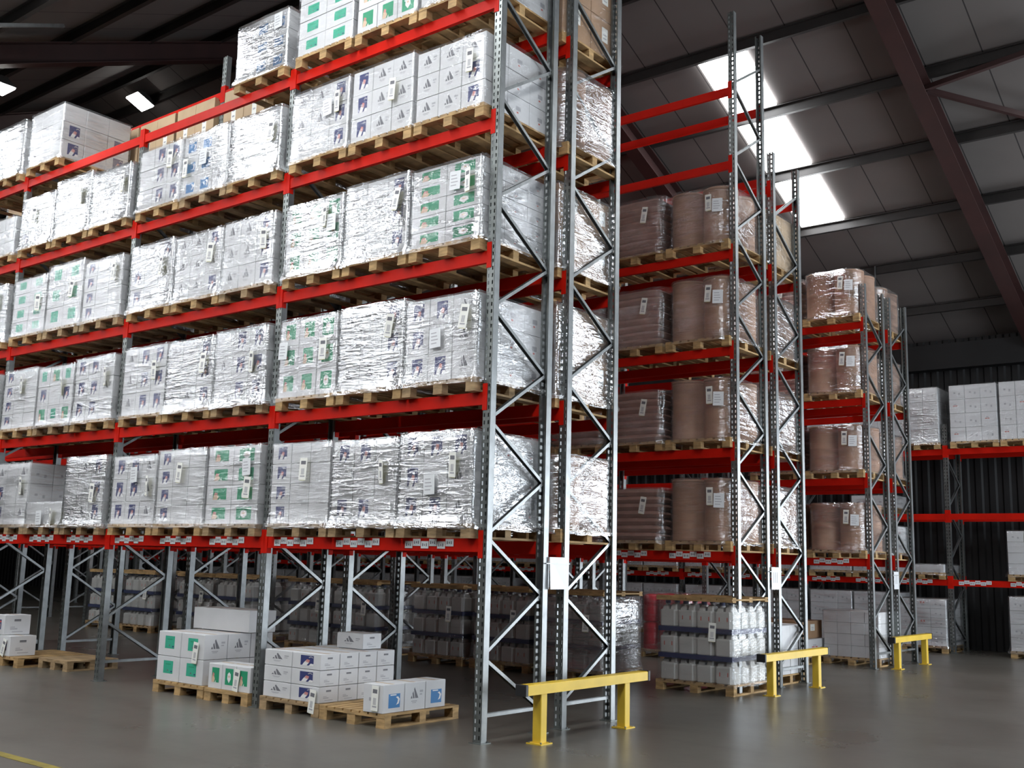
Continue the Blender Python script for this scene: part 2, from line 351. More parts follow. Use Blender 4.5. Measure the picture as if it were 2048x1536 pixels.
def foot_mesh():
    def fn():
        b = MB(); b.box(-.075, .075, -.03, .12, 0, .008, 'galvanised'); b.cyl(-.055, .09, .008, .02, .01, .01, 6, 'galvanised'); b.cyl(.055, .09, .008, .02, .01, .01, 6, 'galvanised'); return b.mesh('foot_plate')
    return cached('foot', fn)
def beam_mesh():
    def fn():
        b = MB(); L = BAY-.10
        b.box(-L/2, L/2, .004, .05, -.13, -.012, 'red_paint'); b.box(-L/2, L/2, .012, .05, -.012, 0, 'red_paint'); b.box(-L/2, L/2, .004, .012, -.012, -.006, 'red_paint'); return b.mesh('beam')
    return cached('beam', fn)
def connector_mesh(sx):
    def fn():
        b = MB(); x0, x1 = (-.052, .004) if sx > 0 else (-.004, .052)
        b.box(x0, x1, -.006, -.001, -.19, .08, 'red_paint'); a = -.056 if sx > 0 else .052
        b.box(a, a+.004, -.006, .06, -.19, .08, 'red_paint'); return b.mesh('end_connector')
    return cached(('conn', sx), fn)
def labels_mesh(seed):
    def fn():
        r = random.Random(seed); b = MB(); x = 0
        for i in range(6):
            dz = .018 if i % 2 else -.006
            b.box(x, x+.105, -.0035, -.001, dz-.036, dz+.036, 'sign_white')
            # arrow and position digits
            for j in range(3):
                xa = x+.018+j*.026; hh = .030 if j != 1 else .022
                b.face_poly([(xa, -.0042, dz-hh/2), (xa+.014, -.0042, dz-hh/2), (xa+.014-(.006 if r.random() < .5 else 0), -.0042, dz+hh/2), (xa, -.0042, dz+hh/2)], 'print_dark')
            x += .112
        return b.mesh('location_label')
    return cached(('labels', seed), fn)
def rack(name, label, x_end, y0, flip, bays, levels, tops, brace_top, z_first=0, group=None, top_bays=None, labelled=True):
    """One rack run. flip: False = aisle face at y0 looking to -y; bracing pattern mirrored when flip."""
    root = thing(name, (x_end, y0, 0), label, 'rack', group)
    for k in range(bays+1):
        h = tops(k)
        x = -BAY*k
        for yy, rz in ((0, 0), (DEP, math.pi)):
            u = link('upright', upright_mesh(h), root, (x, yy, 0), (0, 0, rz)); link('foot_plate', foot_mesh(), u)
        bt = min(h-.1, brace_top(k))
        ya, yb = (.05, DEP-.05) if not flip else (DEP-.05, .05)
        def br(z1, z2, y1, y2):
            L = math.hypot(y2-y1, z2-z1)
            o = link('brace', brace_mesh('d', L), root, (x, (y1+y2)/2, (z1+z2)/2), (math.atan2(z2-z1, y2-y1), 0, 0))
        br(.235, .235, .05, DEP-.05)
        z = .80; br(.26, z, yb, ya); side = 0
        while z+.573 < bt:
            if side == 0: br(z, z+.573, ya, yb)
            else: br(z, z+.573, yb, ya)
            side = 1-side; z += .573
    for i, lv in enumerate(levels):
        nb = bays if not top_bays or lv not in top_bays else top_bays[lv]
        for k in range(nb):
            xc = -BAY*k-BAY/2
            for yy, rz in ((0, 0), (DEP, math.pi)):
                be = link('beam', beam_mesh(), root, (xc, yy, lv), (0, 0, rz))
                link('end_connector', connector_mesh(1), be, (BAY/2-.05+.052, 0, 0)); link('end_connector', connector_mesh(-1), be, (-BAY/2+.05-.052, 0, 0))
                if i == 0 and labelled:
                    for j in range(3):
                        link('location_label', labels_mesh(j), be, (-1.47+j*1.04, 0, -.062))
    return root
XA = 0.0; Y1A, Y1B = 0.0, DEP+GAP
X2, Y2A = -.15, 5.626; Y2B = Y2A+DEP+GAP
X3, Y3A = -.27, 11.085; Y3B = Y3A+DEP+GAP
X4, Y4 = 2.87, 16.3
rack('pallet_rack', 'tall red and grey pallet rack facing the front aisle, full of white wrapped loads', XA, Y1A, False, 5, BT[:5], lambda k: 8.25 if k == 0 else 7.70, lambda k: 9)
rack('pallet_rack', 'tall pallet rack back to back behind the front rack, brown cartons on its top level', XA, Y1B, True, 4, BT, lambda k: 9.97 if k < 2 else (9.35 if k == 2 else 8.95), lambda k: 10, top_bays={BT[5]: 3})
rack('pallet_rack', 'second row pallet rack with drums and sacks facing the front rack across the aisle', X2, Y2A, False, 6, BT, lambda k: 9.97, lambda k: 10 if k < 2 else 4, top_bays={BT[5]: 3, BT[4]: 4})
rack('pallet_rack', 'lower pallet rack back to back behind the second row, just beyond the middle yellow barrier', X2, Y2B, True, 6, BT[:5], lambda k: 8.16, lambda k: 9 if k < 1 else 2.2, top_bays={BT[4]: 3, BT[3]: 4})
rack('pallet_rack', 'third row pallet rack with wrapped drums at its end, behind the second row', X3, Y3A, False, 8, BT[:4], lambda k: 6.98, lambda k: 7 if k < 1 else 2.2, top_bays={BT[3]: 3})
rack('pallet_rack', 'far end pallet rack back to back behind the third row, beside the small yellow barrier', X3, Y3B, True, 8, BT[:4], lambda k: 6.98, lambda k: 7 if k < 1 else 2.2, top_bays={BT[3]: 3})
BT4 = [1.56, 2.98, 4.40]
rack('pallet_rack', 'low pallet rack of white cartons running along the dark rear wall', X4, Y4, False, 11, BT4, lambda k: 4.95, lambda k: 5 if k < 4 else 1.5)

# ---------------------------------------------------------------- cartons
def prints(b, kind, pt):
    """pt(u,v,lift) maps the unit square of a carton face to 3-D."""
    def q(u0, v0, u1, v1, mt, e=0): b.face_poly([pt(u0,v0,e), pt(u1,v0,e), pt(u1,v1,e), pt(u0,v1,e)], mt)
    def poly(ps, mt, e=0): b.face_poly([pt(u,v,e) for u,v in ps], mt)
    if kind == 'P':        # navy photo panel with pale figure and swirl
        q(.30,.22,.76,.86,'print_navy'); poly([(.36,.22),(.52,.22),(.60,.42),(.50,.56),(.42,.40)],'print_white',1); poly([(.46,.44),(.60,.40),(.63,.58),(.52,.62)],'print_pink',1)
        poly([(.60,.22),(.76,.22),(.76,.34),(.66,.36)],'print_white',1); poly([(.58,.76),(.66,.82),(.74,.76),(.74,.70),(.66,.76),(.60,.70)],'print_grey',1)
    elif kind == 'M':      # three-bar peak mark and small print
        poly([(.28,.42),(.375,.42),(.33,.53)],'print_dark'); poly([(.40,.42),(.48,.42),(.41,.68),(.365,.60)],'print_dark'); poly([(.505,.42),(.66,.42),(.47,.82),(.435,.75)],'print_dark')
        q(.32,.30,.60,.335,'print_grey'); q(.36,.25,.56,.275,'print_grey'); q(.72,.62,.88,.70,'print_grey'); q(.72,.52,.84,.57,'print_grey')
    elif kind == 'G':      # plain teal square
        q(.30,.30,.72,.82,'print_teal'); poly([(.46,.40),(.54,.40),(.50,.48)],'print_dark',1); q(.40,.66,.62,.70,'print_green',1); q(.63,.36,.69,.42,'print_navy',1)
    elif kind == 'Q':      # green picture panel
        q(.26,.24,.80,.84,'print_green'); poly([(.26,.24),(.44,.24),(.50,.38),(.40,.56),(.30,.50)],'print_skin',1); poly([(.30,.50),(.42,.46),(.46,.58),(.34,.64)],'print_pink',1); poly([(.50,.24),(.58,.24),(.56,.34)],'print_white',1)
    elif kind == 'S':      # green panel with a white shield
        q(.22,.20,.80,.86,'print_green'); poly([(.51,.28),(.64,.44),(.62,.64),(.51,.72),(.40,.64),(.38,.44)],'print_white',1); q(.46,.50,.56,.58,'print_skin',2)
    elif kind == 'B':      # blue panel with a pale ring
        q(.26,.16,.80,.66,'print_blue'); poly([(.62,.26),(.74,.30),(.78,.46),(.70,.56),(.60,.54),(.70,.46),(.68,.36)],'print_white',1); q(.34,.60,.62,.64,'print_white',1)
    elif kind == 'V':      # purple-red portrait panel
        q(.34,.26,.68,.76,'print_navy'); poly([(.40,.26),(.58,.26),(.60,.50),(.50,.60),(.42,.46)],'print_skin',1); q(.36,.62,.66,.70,'print_red',1)
    elif kind == 'H':      # hand hole, its inner shade painted as dark patches, and small print
        q(.36,.66,.62,.78,'hole_shade'); q(.36,.70,.62,.78,'print_dark',1); q(.22,.26,.50,.32,'print_grey'); q(.22,.36,.40,.40,'print_grey'); q(.30,.12,.72,.16,'print_grey')
    elif kind == 'K':      # small stock marks
        q(.30,.40,.42,.52,'print_grey'); q(.62,.30,.72,.46,'print_grey')
    elif kind == 'L':      # stock marks with red print
        q(.25,.50,.38,.56,'print_red'); q(.42,.50,.52,.56,'print_red'); q(.30,.60,.46,.66,'print_grey')
    elif kind == 'O':      # orange-red roundel
        q(.35,.52,.62,.72,'print_red'); q(.42,.57,.55,.67,'print_white',1); q(.40,.3,.6,.38,'print_grey')
    elif kind == 'T':      # single small side mark
        q(.38,.42,.60,.60,'print_grey'); q(.42,.30,.50,.36,'print_red')
    elif kind == 'W':      # white delivery note
        q(.40,.42,.62,.80,'tag_paper'); q(.45,.5,.57,.53,'print_grey',1); q(.45,.6,.57,.63,'print_grey',1)
def carton_mesh(w, d, h, front='', side='', board='white_board'):
    def fn():
        b = MB(); g = .0025
        x0, x1, y0, y1, z0, z1 = -w/2+g, w/2-g, -d/2+g, d/2-g, g, h-g
        b.cbox(x0, x1, y0, y1, z0, z1, .004, board)
        # flap joint and tape along the top
        b.face_poly([(x0+.01,-.02,z1+.0006),(x1-.01,-.02,z1+.0006),(x1-.01,.02,z1+.0006),(x0+.01,.02,z1+.0006)], 'tan_board' if board == 'white_board' else 'brown_board')
        if front: prints(b, front, lambda u, v, e: (x0+(x1-x0)*u, y0-.0008-.0006*e, z0+(z1-z0)*v))
        if side: prints(b, side, lambda u, v, e: (x1+.0008+.0006*e, y0+(y1-y0)*u, z0+(z1-z0)*v))
        return b.mesh('carton')
    return cached(('carton', round(w,3), round(d,3), round(h,3), front, side, board), fn)

# ---------------------------------------------------------------- pallets, film, tags
def pallet_mesh(w, d, mt='pallet_wood'):
    def fn():
        b = MB(); H = .144
        n = 8; bw = .100; step = (w-bw)/(n-1)
        for i in range(n): b.box(-w/2+i*step, -w/2+i*step+bw, -d/2, d/2, H-.022, H, mt)                 # deck boards front to back
        for yy in (-d/2, -.05, d/2-.1): b.box(-w/2, w/2, yy, yy+.1, H-.044, H-.022, mt)                  # bearers
        for yy in (-d/2, -.05, d/2-.1):
            for xx in (-w/2, -.06, w/2-.12): b.box(xx, xx+.12, yy+.003, yy+.097, .022, H-.044, mt)           # blocks
        for xx in (-w/2, -.06, w/2-.12): b.box(xx-.0, xx+.12, -d/2, d/2, 0, .022, mt)                     # runners
        return b.mesh('pallet')
    return cached(('pallet', w, d, mt), fn)
def film_mesh(w, d, z0, z1, r, seed, mt, lumps=.012, flare=.045):
    def fn():
        rn = random.Random(seed); b = MB()
        ring = []
        ns = 7
        for cx, cy, a0 in ((w/2-r,-d/2+r,-90),(w/2-r,d/2-r,0),(-w/2+r,d/2-r,90),(-w/2+r,-d/2+r,180)):
            k = 3 if r < .1 else 7
            for i in range(k+1):
                a = math.radians(a0+90*i/k); ring.append((cx+r*math.cos(a), cy+r*math.sin(a), math.cos(a), math.sin(a)))
            # straight side points follow
            a = math.radians(a0+90); nx, ny = math.cos(a), math.sin(a)
            ex, ey = cx+r*nx, cy+r*ny
            tx, ty = -ny, nx; L = (d-2*r) if abs(nx) > .5 else (w-2*r)
            for i in range(1, ns): ring.append((ex+tx*L*i/ns, ey+ty*L*i/ns, nx, ny))
        n = len(ring); TT = (0, .035, .075, .14, .25, .37, .5, .63, .76, .88, 1.0); rows = len(TT); vs = []
        for j in range(rows):
            t = TT[j]; z = z0+(z1-z0)*t
            for x, y, nx, ny in ring:
                o = rn.random()*lumps + flare*(1, 1, .45, 0)[min(3, j)]
                if j == 0: z_ = z-rn.random()*.02
                elif j == rows-1: z_ = z+rn.random()*.012
                else: z_ = z
                vs.append((x+nx*o, y+ny*o, z_))
        fs = [(j*n+i, j*n+(i+1)%n, (j+1)*n+(i+1)%n, (j+1)*n+i) for j in range(rows-1) for i in range(n)]
        # gathered top
        base = (rows-1)*n; c = len(vs)
        for x, y, nx, ny in ring: vs.append((x*.8, y*.8, z1+.012+rn.random()*.012))
        vs.append((0, 0, z1+.012))
        fs += [(base+i, base+(i+1)%n, c+(i+1)%n, c+i) for i in range(n)]+[(c+i, c+(i+1)%n, c+n) for i in range(n)]
        b.add(vs, fs, mt); return b.mesh('stretch_film', True)
    return cached(('film', round(w,2), round(d,2), round(z0,2), round(z1,2), round(r,2), seed, mt), fn)
def tag_mesh():
    def fn():
        b = MB(); b.box(-.05, .05, -.004, 0, -.25, 0, 'tag_paper')
        b.box(-.036, .036, .0005, .003, -.255, -.03, 'tag_yellow')
        b.box(-.032, .032, -.005, -.0041, -.075, -.035, 'print_dark'); b.box(-.030, .030, -.005, -.0041, -.215, -.20, 'print_grey')
        for i in range(4): b.box(-.02+i*.011, -.014+i*.011, -.005, -.0041, -.19, -.12, 'print_grey')
        return b.mesh('paper_tag')
    return cached('tag', fn)
def note_mesh():
    def fn():
        b = MB(); b.box(-.075, .075, -.003, 0, -.2, 0, 'sign_white')
        for i in range(4): b.box(-.055, .02+.01*(i % 3), -.0036, -.0031, -.05-i*.036, -.04-i*.036, 'print_grey')
        return b.mesh('delivery_note')
    return cached('note', fn)

ORD = ['lowest', 'second', 'third', 'fourth', 'top', 'crown']
BAYW = ['end bay', 'second bay', 'third bay', 'fourth bay', 'fifth bay']
POSW = ['left', 'middle', 'right']
def carton_load(x0, y0, z, spec, label, group, w=1.0, d=1.2, h=.9, cells=3, film='film_light', tags=((.72, .62, .1),), notes=(), side='T', full=False, wood='pallet_wood', board='white_board', pallet_h=.144, name='wrapped_pallet_load', jit=True, skip=()):
    """spec: rows of strings from the top down, one letter per carton across the front."""
    root = thing(name, (x0+w/2, y0+d/2, z), label, 'pallet load', group)
    link('pallet', pallet_mesh(round(w, 2), round(d, 2), wood), root)
    rows = len(spec); ch = h/rows; cd = (d-.04)/cells
    for r_, row in enumerate(reversed(spec)):
        n = len(row); cw = (w-.02)/n
        for c, k in enumerate(row):
            for e in range(cells):
                if not full and e > 0 and c < n-1 and r_ < rows-1: continue
                f = (k if k not in ' .' else '') if e == 0 else ''
                sd = side if (c == n-1) else ''
                if sd == 'P' and (r_ == rows-1 or e == 1): sd = ''
                me = carton_mesh(cw, cd, ch, f, sd, board)
                jx = (random.random()-.5)*.006 if jit else 0; jy = (random.random()-.5)*.006 if jit else 0
                link('carton', me, root, (-w/2+.01+cw*(c+.5)+jx, -d/2+.02+cd*(e+.5)+jy, pallet_h+ch*r_))
    if film:
        link('stretch_film', film_mesh(w+.02, d-.01, .10, pallet_h+h+.006, .035, random.randint(0, 5), film), root)
    for (u, v, t) in tags:
        link('paper_tag', tag_mesh(), root, (-w/2+w*u, -d/2-.035, pallet_h+h*v+.13), (random.uniform(-.05, .1), t+random.uniform(-.06, .06), random.uniform(-.4, .3)))
    for (u, v) in notes:
        link('delivery_note', note_mesh(), root, (-w/2+w*u, -d/2-.022, pallet_h+h*v+.1), (0, random.uniform(-.06, .06), 0))
    return root

# ---- front rack, aisle face: load looks listed per cell from the photograph
LOOK = {
 'P': 'navy picture panels', 'M': 'small peak marks', 'G': 'plain green squares', 'Q': 'green picture panels', 'B': 'blue panels', '.': 'few marks'}
FRONT = {
 # (level, bay): three loads, left to right: (rows, height, film, tags, notes, words)
 (0,0): [(['P..','P..','P..','P..'], .91, 'film_light', ((.62,.66,.05),), (), 'navy panels down its left column'),
         (['PP.','...','PP.'], .89, 'film_heavy', ((.80,.60,.05),), (), 'loose creased film over navy panel columns'),
         (['PPP','P.M','PPM'], .92, 'film_heavy', ((.78,.62,.12),), ((.46,.42),), 'creased film and faded navy panels')],
 (0,1): [(['PPM','PPM','PPM'], .89, 'film_light', ((.88,.55,.05),), ((.55,.72),), 'navy panels in two columns'),
         (['P..','P..','P..','P..'], .93, 'film_light', ((.55,.68,.1),), (), 'navy panels at its left edge'),
         (['QS','QS','QS','QS'], .93, 'film_light', ((.86,.45,.05),), ((.80,.72),), 'green pictures in two columns')],
 (0,2): [(['M.M','P.M','P.M'], .91, 'film_light', ((.86,.62,.1),), (), 'shaded cartons on its open side'),
         (['..'], .31, 'film_light', ((.8,.3,.1),), ((.45,.3),), 'a single layer of blank cartons'),
         (['.MP','..P','MMP'], .93, 'film_heavy', ((.82,.45,.1),), (), 'navy panels on its right column')],
 (1,0): [(['QQS','QQS','QQS'], .92, 'film_light', ((.82,.55,.05),), ((.12,.60),), 'green pictures in three columns'),
         (['M.P','M.P','MMP'], .93, 'film_heavy', ((.84,.70,.15),), (), 'peak marks and navy right column panels'),
         (['PPM','P.M','PPM'], .88, 'film_light', ((.88,.70,.12),), ((.46,.50),), 'pale navy panels in two columns')],
 (1,1): [(['MPP','MPP','MPP'], .92, 'film_light', ((.80,.62,.1),), (), 'navy panels in two right columns'),
         (['MMP','..P','MMP'], .90, 'film_heavy', ((.86,.62,.1),), (), 'peak marks beside a navy right column'),
         (['.PP','MPP','.PP'], .93, 'film_heavy', ((.78,.52,.1),), (), 'streaked film over navy right columns')],
 (1,2): [(['P..','P..','P..','P..'], .90, 'film_light', ((.62,.72,.05),), (), 'faint navy left column'),
         (['GQG','P.P','QGQ'], .86, 'film_light', ((.76,.62,.15),), (), 'mixed green and navy panels'),
         (['PPM','PPM','PPM'], .90, 'film_light', ((.86,.65,.1),), (), 'dull navy panels in two columns')],
 (2,0): [(['QQS','QQS','QQS'], .86, 'film_heavy', ((.74,.72,.05),), ((.84,.62),), 'green panels under a diagonal film streak'),
         (['M.P','..P','M.P'], .90, 'film_heavy', ((.88,.66,.15),), (), 'bright film and navy right edge panels'),
         (['QS','QS','QS','QS','QS'], .87, 'film_light', ((.84,.70,.05),), ((.66,.74),), 'five layers of green pictures and shields')],
 (2,1): [(['MMP','P.M','PMM'], .90, 'film_heavy', ((.80,.60,.1),), (), 'glaring film over a few navy panels'),
         (['MMP','MMM','MMP'], .87, 'film_light', ((.84,.62,.15),), (), 'peak marks and two navy panels'),
         (['MMP','MMP','MMP'], .88, 'film_light', ((.86,.62,.1),), (), 'peak marks and a navy right column')],
 (2,2): [(['GG','GG','GG','GG'], .90, 'film_light', ((.86,.50,.1),), (), 'four layers of green squares'),
         (['GG','GG','GG'], .97, 'film_light', ((.80,.55,.15),), (), 'three layers of green squares'),
         (['P..','P..','P..','P..'], .88, 'film_light', ((.86,.72,.1),), (), 'pale navy squares at its left edge')],
 (3,0): [(['MMP','MMP','M.P'], .87, 'film_light', ((.84,.66,.15),), ((.66,.62),), 'navy panels on its right column'),
         (['PMM','PMM','PMM'], .87, 'film_clear', ((.72,.55,.15),), (), 'crisp navy left column and peak marks'),
         (['MMM','MMP','MMP'], .81, 'film_clear', ((.82,.62,.15),), (), 'peak marks and navy panels beside upright')],
 (3,1): [(['.PP','.PP','.PP'], .87, 'film_light', ((.80,.70,.05),), (), 'navy panels and an open grey side'),
         (['BB.','BB.','BBM'], .85, 'film_light', ((.14,.45,.05),), ((.5,.55),), 'faded blue panels'),
         (['M.M','...','M.M'], .82, 'film_heavy', ((.88,.6,.1),), (), 'glaring film and hardly any print')],
 (3,2): [(['M..','M..','P..'], .79, 'film_heavy', ((.5,.6,.1),), (), 'glaring film and one navy panel'),
         (['...','..M','...'], .89, 'film_heavy', ((.8,.6,.1),), (), 'nearly blank bright film'),
         (['M..','.M.','M..'], .80, 'film_heavy', ((.88,.62,.1),), (), 'bright film beside the post')],
 (4,0): [(['GG','GG','GG','GG'], .92, 'film_clear', (), (), 'plain green squares'),
         (['QQS','QQS','QQS'], .92, 'film_clear', (), (), 'green pictures and white shields'),
         (['M.M','M.M','M.M'], .92, 'film_light', (), (), 'tightly wrapped with peak marks')],
 (4,1): [None, None, (['.BB','.BB','.BB'], .77, 'film_heavy', (), ((.85,.8),), 'loose film and faint blue panels')],
 (4,2): [(['...','...','M..'], .88, 'film_light', (), (), 'open side of navy panels'), None, None],
 (0,3): [None, None, (['PPM','PPM','PPM'], .90, 'film_light', ((.8,.6,.1),), (), 'navy panels cut by the frame')],
 (1,3): [None, None, (['M.P','M.P','M.P'], .90, 'film_light', ((.8,.6,.1),), (), 'edge tag cut by the frame')],
 (2,3): [None, (['P..','P..','P..'], .9, 'film_light', (), (), 'blank cartons cut by the frame'), (['P..','P..','P..'], .90, 'film_heavy', ((.8,.7,.1),), (), 'creased film cut by the frame')],
 (3,3): [None, (['M.M','M.M','M.M'], .8, 'film_heavy', (), (), 'dull grey film cut by the frame'), (['K.K','K.K','K.K'], .62, 'film_light', (), (), 'low dull cartons cut by the frame')],
 (4,3): [None, (['M.M','M.M','M.M'], .9, 'film_heavy', (), (), 'bright film cut by the frame'), (['P.M','P.M','P.M'], .9, 'film_heavy', (), (), 'bright film beside the corner post')],
}
STARTS = (.145, 1.18, 2.215)
for (lv, bay), cells in FRONT.items():
    for p, c in enumerate(cells):
        if c is None: continue
        spec, h, film, tags, notes, words = c
        x0 = -BAY*(bay+1)+STARTS[p]
        side = 'T' if bay == 0 else ''
        if (lv, bay, p) == (4, 2, 0): side = 'P'
        if (lv, bay, p) == (0, 2, 0): side = 'K'
        if (lv, bay, p) == (4, 1, 2): side = ''
        lab = 'white cartons, %s; front rack, %s beam, %s, %s' % (words.replace(',', ' with'), ORD[lv], BAYW[bay], POSW[p])
        assert len(lab.split()) <= 16, lab
        full = (lv, bay, p) in ((4, 2, 0), (0, 2, 0), (4, 1, 2)) 
        carton_load(x0, -.095+random.uniform(-.012, .012), BT[lv], spec, lab, 'wrapped loads on the front rack', h=h, film=film, tags=tags, notes=notes, side=side,
                    cells=3, full=full, wood=random.choice(('pallet_wood', 'pallet_wood', 'pallet_wood_grey')))

# ---- back to back rack behind it: brown goods
def drum_mesh(r, h):
    def fn():
        b = MB(); b.lathe([(r*.985, 0), (r, .012), (r, .03), (r*.99, .035), (r*.99, h*.5-.01), (r, h*.5), (r*.99, h*.5+.01), (r*.99, h-.06), (r*1.01, h-.055), (r*1.01, h-.04), (r*.98, h-.035)], 32, 'drum_board'); return b.mesh('drum', True)
    return cached(('drum', r, h), fn)
def lid_mesh(r):
    def fn():
        b = MB(); b.lathe([(r*1.015, 0), (r*1.015, .035), (r*.98, .042), (r*.95, .030), (0.02, .030)], 32, 'drum_board'); return b.mesh('lid', True)
    return cached(('lid', r), fn)
def drum_load(x0, y0, z, label, group, w=1.04, d=1.1, h=.86, film='film_light', wood='pallet_wood', tagside=True):
    root = thing('wrapped_drum_load', (x0+w/2, y0+d/2, z), label, 'pallet load', group)
    link('pallet', pallet_mesh(round(w, 2), round(d, 2), wood), root)
    r = min(w, d)/4-.003
    for ix in (-1, 1):
        for iy in (-1, 1):
            dm = link('fibre_drum', drum_mesh(round(r, 3), h), root, (ix*w/4, iy*d/4, .144), (0, 0, random.random()*6)); link('lid', lid_mesh(round(r, 3)), dm, (0, 0, h-.035))
    link('stretch_film', film_mesh(w+.01, d+.01, .10, .144+h+.01, r*.98, random.randint(0, 4), film), root)
    if tagside:
        link('paper_tag', tag_mesh(), root, (w*.20, -d/2-.02, .144+h*.86), (0, random.uniform(-.1, .1), 0)); link('delivery_note', note_mesh(), root, (w*.34, -d/2-.012, .144+h*.76), (0, .03, .3))
    return root
def sack_mesh(seed):
    def fn():
        rn = random.Random(seed); b = MB(); nx, ny = 16, 10; W, D, H = .50, .40, .115; vs = []; fs = []
        for side in (-1, 1):
            for j in range(ny+1):
                for i in range(nx+1):
                    u, v = i/nx*2-1, j/ny*2-1
                    t = max(0, (1-abs(u)**3.2))**.5*max(0, (1-abs(v)**3.2))**.5
                    vs.append((u*W*(.97+.03*rn.random()), v*D*(.97+.03*rn.random()), H/2+side*H*.56*t**.8*(.86+.14*rn.random())))
        n = (nx+1)*(ny+1)
        for j in range(ny):
            for i in range(nx):
                a = j*(nx+1)+i; fs.append((a, a+nx+1, a+nx+2, a+1)); a += n; fs.append((a, a+1, a+nx+2, a+nx+1))
        b.add(vs, fs, 'sack_paper'); return b.mesh('sack', True)
    return cached(('sack', seed), fn)
def sack_load(x0, y0, z, label, group, layers=8, w=1.0, d=1.2, film='film_light'):
    root = thing('wrapped_sack_load', (x0+w/2, y0+d/2, z), label, 'pallet load', group)
    link('pallet', pallet_mesh(w, d, 'pallet_wood'), root)
    lh = .106
    for l in range(layers):
        for k in (-1, 0, 1):
            if l < layers-1 and k == 0: continue
            link('sack', sack_mesh(random.randint(0, 3)), root, (random.uniform(-.02, .02), k*.40, .144+lh*l), (0, 0, random.uniform(-.03, .03)), (.98, .52, 1.08))
    link('stretch_film', film_mesh(w+.03, d+.02, .10, .144+lh*layers+.02, .12, random.randint(0, 4), film, .035), root)
    link('paper_tag', tag_mesh(), root, (w*.22, -d/2-.035, .144+lh*layers*.85), (0, .18, 0))
    return root
def brown_load(x0, y0, z, label, group, spec=('..', '..'), w=1.0, d=1.2, h=.9, film='film_light', board='brown_board', side='W'):
    return carton_load(x0, y0, z, list(spec), label, group, w=w, d=d, h=h, cells=2, film=film, tags=(), side=side, board=board, name='wrapped_carton_load')
G1B = 'brown loads on the rack behind the front rack'
yb = Y1B-.09
drum_load(-1.02, yb+.05, BT[0], 'wrapped brown drums behind the front rack, lowest beam, at the end upright', G1B, h=.80, film='film_heavy', tagside=False)
brown_load(-2.12, yb, BT[0], 'taller brown cartons behind the front rack, lowest beam, second from the end', G1B, h=1.02, film=None)
brown_load(-1.05, yb, BT[1], 'brown and silver wrapped cartons behind the front rack, second beam, at the end upright', G1B, h=1.02, film='film_heavy')
brown_load(-1.05, yb, BT[2], 'silver wrapped brown cartons behind the front rack, third beam, at the end upright', G1B, h=.95, film='film_heavy')
drum_load(-1.02, yb+.05, BT[3], 'silver wrapped drums behind the front rack, fourth beam, at the end upright', G1B, h=.92, film='film_heavy', tagside=False)
brown_load(-1.05, yb, BT[4], 'brown cartons at the picture top behind the front rack, at the end upright', G1B, h=.98, film='film_clear')
n_ = 0
for bay in (1, 2, 3):
    for p in range(3):
        if bay == 1 and p == 2: continue
        n_ += 1
        brown_load(-BAY*(bay+1)+STARTS[p], yb, BT[4], 'tan cartons with white notes behind the empty top beam, %s, %s' % (BAYW[bay], POSW[p]), 'tan carton loads on the top level', spec=('WW',) if True else ('..',), h=.92, film=None, board='tan_board', side='')
# ---- second row
G2 = 'brown loads on the second row rack'
y2 = Y2A-.09
for lv, h in ((0, .87), (1, .86), (2, .90), (3, .83)):
    drum_load(X2-1.06, y2, BT[lv], 'wrapped brown drums with paper labels, second row, %s beam, at the end upright' % ORD[lv], G2, h=h)
for lv, n in ((0, 7), (1, 7), (2, 8), (3, 8)):
    sack_load(X2-2.12, y2, BT[lv], 'wrapped brown sacks beside the drums, second row, %s beam' % ORD[lv], G2, n)
    sack_load(X2-3.18, y2, BT[lv], 'wrapped brown sacks left of the other sacks, second row, %s beam' % ORD[lv], G2, n)
G2B = 'loads on the rack behind the second row'
yb = Y2B-.05
for lv, h in ((0, .85), (1, .85), (2, .88)):
    drum_load(X2-1.06, yb, BT[lv], 'hazy wrapped drums behind the second row, %s beam, at the end upright' % ORD[lv], G2B, h=h, film='film_heavy', tagside=False)
brown_load(X2-1.06, yb, BT[3], 'large tan carton load behind the second row, fourth beam, at the end upright', G2B, spec=('.',), h=.85, film='film_light', board='tan_board', side='')
sack_load(X2-2.15, yb, BT[2], 'wrapped sacks behind the second row, third beam, second from the end', G2B, 8)
carton_load(X2-2.15, yb, BT[1], ['KK', 'KK', 'KK'], 'wrapped white cartons behind the second row, second beam, second from the end', G2B, film='film_light', tags=())
# ---- third row
G3 = 'brown loads on the third row rack'
y3 = Y3A-.1
for lv, h in ((0, .84), (1, .82), (2, .84), (3, .86)):
    drum_load(X3-1.13, y3, BT[lv], 'wrapped brown drums with paper labels, third row, %s beam, at the end upright' % ORD[lv], G3, w=1.1, h=h)
drum_load(X3-2.25, y3, BT[0], 'wrapped brown drums, third row, lowest beam, second from the end', G3, w=1.04, h=.84)
for lv in (1, 2, 3): sack_load(X3-2.25, y3, BT[lv], 'wrapped sacks behind the second row posts, third row, %s beam' % ORD[lv], G3, 8)
yb = Y3B-.05; G3B = 'loads on the rack behind the third row'
for lv in (1, 2, 3): drum_load(X3-1.10, yb, BT[lv], 'hazy wrapped drums behind the third row, %s beam, at the end upright' % ORD[lv], G3B, h=.80, film='film_heavy', tagside=False)
carton_load(X3-1.06, yb, BT[0], ['KK', 'KK'], 'low white wrapped cartons behind the third row, lowest beam, at the end upright', G3B, h=.5, film='film_heavy', tags=())
